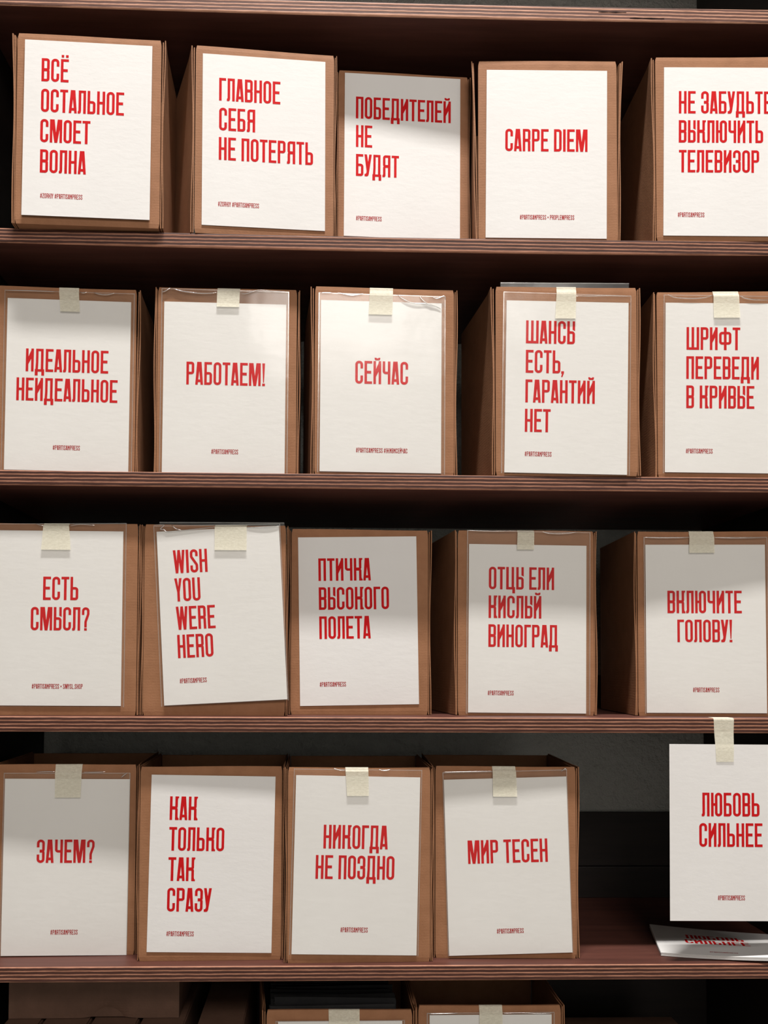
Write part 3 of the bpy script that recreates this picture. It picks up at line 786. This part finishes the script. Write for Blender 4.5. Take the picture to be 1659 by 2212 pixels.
# ---------------------------------------------------------------- cards lying on the fourth shelf
lx, ly, lz = 0.4133, 0.0270, top(5, 0.45)
la = R(-14)
LW, LD = 0.148, 0.104
def lie(a, b, lift):
    s, q = a / LW, b / LD
    curl = 0.0030 * q * q * (1 - s) ** 2 + 0.0016 * (s - 0.4) ** 2 + 0.0050 * s * s * (1 - q)
    return (a, b, lift + curl)
NL = 7
for i in range(NL):
    bm = bmesh.new(); nu, nv = 20, 12; th = 0.0005
    sheet(bm, lambda s, q: lie(LW * s, LD * q, 0.0002 + i * 0.00062), nu, nv, (0, 0, th))
    rnd = random.Random(i + 3)
    o = link('printed_card', bm, PAPER, None, (lx + rnd.uniform(-.0006, .0006) * (i < NL - 1), ly + rnd.uniform(0, .001) * (i < NL - 1), lz), (0, 0, la))
    if i == NL - 1:
        tag(o, 'topmost card of the small stack lying on the shelf below the hanging card', 'card', 'cards lying in a stack')
        bm = bmesh.new(); bs = bmesh.new()
        ky = LD / 0.210
        f = lambda a, b, lvl: (lambda p: (p[0], p[1], p[2] + 0.00012 + lvl * 1e-5))(lie(a, b, 0.0002 + i * 0.00062 + th))
        text_mesh(bm, 'ЛЮБОВЬ', 38.7, LD * 1000 - 57.7 * ky, 28.1, 0, 1.0, ky, f)
        text_mesh(bm, 'СИЛЬНЕЕ', 35.6, LD * 1000 - 93.9 * ky, 28.1, 0, 1.0, ky, f)
        text_mesh(bs, '#PARTISANPRESS', 57.6, LD * 1000 - 179.5 * ky, 5.75, 0, 6.22 / 5.75, ky, f)
        link('printed_phrase', bm, INK, o); link('printed_hashtag', bs, SINK, o)
    else:
        tag(o, 'white card under the topmost one in the stack lying below the hanging card', 'card', 'cards lying in a stack')

# ---------------------------------------------------------------- bottom shelf
def bottom_box(xl, xr, yf, label, card, sleeve_k, tape_px, splay, depth):
    hw = (xr - xl) / 2; cx = (xl + xr) / 2; bz = top(6, cx) + 0.0003
    h = ZO + BOT5TOP - bz
    kraft_box((cx, yf, bz), 0, hw, h, depth, label, 'kraft boxes on the lowest shelf', (0.001, 0.001), (0.0030, 0.0030), splay)
    return cx, yf, bz, h
BOT5TOP = -0.4140
b1 = bottom_box(-0.0662, 0.1075, 0.016, 'open kraft box full of black sheets on the lowest shelf', None, None, None, (0.016, 0.0), 0.150)
b2 = bottom_box(0.1160, 0.2892, 0.026, 'open kraft box to the right of the box of black sheets, lowest shelf', None, None, None, (0.001, 0.001), 0.150)
SLEEVES['51'] = (-77.0, 77.0, 105.8, 106.2, -106); SLEEVES['52'] = (-77.5, 77.5, 108.0, 108.2, -106)
CREASES['51'] = []
CREASES['52'] = [[(-76, 107.2), (-40, 107.8), (10, 107.2), (-14, 107.4)][:2], [(16, 107.3), (40, 107.6), (60, 106.6), (75, 107.4)]]
TAPES['51'] = ((-14, 118), (23, 118), (23, 82), (-13, 82)); TAPES['52'] = ((-14, 118), (14, 118), (14, 80), (-14, 80))
for k, (cx, yf, bz, h), xc, ztop, nm in (('51', b1, 0.0215, -0.4265, 'of black sheets'), ('52', b2, 0.2035, -0.4242, 'right of the black sheets')):
    yc = yf - 0.0016
    cp = Vector((xc, yc, ZO + ztop - 0.105))
    make_card(k, cp, (0, 0, 0), 1.0, 'white card, only its top edge in view, on box %s' % nm, 'card tops on the lowest shelf')
    make_sleeve(k, cp, (0, 0, 0), 'clear sleeve with only its top showing, on the box %s' % nm, 'clear sleeves on the lowest shelf')
    make_tape(k, cp, 0, bz + h - cp.z, 0.0016, SLEEVES[k][2] / 1000 - 0.002, 'cream masking tape on the front of the box %s' % nm, 'masking tape on the lowest shelf')
rnd = random.Random(5)
ys = 0.023
for i in range(18):
    bm = bmesh.new()
    w = 0.150 + rnd.uniform(-0.003, 0.001)
    ph_ = rnd.random() * 6
    hh = ZO + BOT5TOP + rnd.uniform(-0.004, 0.004) + 0.001 - (b1[2] + 0.0042)
    th_ = rnd.choice((0.0012, 0.002, 0.003))
    ln = rnd.uniform(-0.001, 0.002)
    sheet(bm, lambda s, q: (w * (s - 0.5), 0.0006 * math.sin(s * 4 + ph_) + ln * q * 0, hh * q + 0.0008 * math.sin(s * 3 + ph_) * q), 16, 4, (0, th_, 0))
    o = link('black_sheet', bm, BLACK, None, (0.012 + rnd.uniform(-0.004, 0.004), ys, b1[2] + 0.0040))
    tag(o, 'black sheet standing on edge in the open kraft box on the lowest shelf', 'sheet', 'black sheets filed in the box')
    ys += th_ + rnd.choice((0.0014, 0.003, 0.0045))

# narrow cartons in a row, a wide carton lying across them
zt = -0.4385
cart = []
def carton(x0, x1, y0, y1, z0, z1, name, label, group, m, dent=False):
    cx, cy = (x0 + x1) / 2, y0
    t = thing(name, label, 'carton', (cx, cy, z0), (0, 0, 0), group)
    hw, dd, hh = (x1 - x0) / 2, y1 - y0, z1 - z0
    bm = bmesh.new()
    if dent:
        def pf(s, q):
            x = -hw + 2 * hw * s; zz = hh * q
            d = math.exp(-((s - 0.58) / 0.09) ** 2) * max(0, 1 - q * 2.2) ** 2
            return (x, 0.007 * d, zz + 0.003 * d * (1 - q))
        sheet(bm, pf, 40, 16, (0, 0.0025, 0))
    else: box(bm, -hw, hw, 0, 0.0022, 0, hh, 0.0006)
    link('front_panel', bm, m, t)
    bm = bmesh.new(); box(bm, -hw, hw, 0.0024, dd, 0.0004, hh - 0.003, 0.001); link('body', bm, m, t)
    bm = bmesh.new(); box(bm, -hw + 0.001, hw - 0.001, 0.003, dd - 0.001, hh - 0.0028, hh - 0.0002, 0.0006); link('lid_flap', bm, m, t)
    return t
fb = top(6, 0) + 0.0004
for i, (p0, p1, yy) in enumerate(((-0.3860, -0.3440, 0.016), (-0.3400, -0.2850, 0.014), (-0.2810, -0.2260, 0.015), (-0.2215, -0.1680, 0.014), (-0.1520, -0.0960, 0.030))):
    nm = ('leftmost', 'second from left', 'third from left', 'fourth from left')[i] if i < 4 else None
    carton(p0, p1, yy, 0.262, fb, ZO + zt, 'narrow_carton',
           ('narrow kraft carton under the wide dark carton, %s of the row' % nm) if nm else 'narrow kraft carton standing alone left of the box of black sheets',
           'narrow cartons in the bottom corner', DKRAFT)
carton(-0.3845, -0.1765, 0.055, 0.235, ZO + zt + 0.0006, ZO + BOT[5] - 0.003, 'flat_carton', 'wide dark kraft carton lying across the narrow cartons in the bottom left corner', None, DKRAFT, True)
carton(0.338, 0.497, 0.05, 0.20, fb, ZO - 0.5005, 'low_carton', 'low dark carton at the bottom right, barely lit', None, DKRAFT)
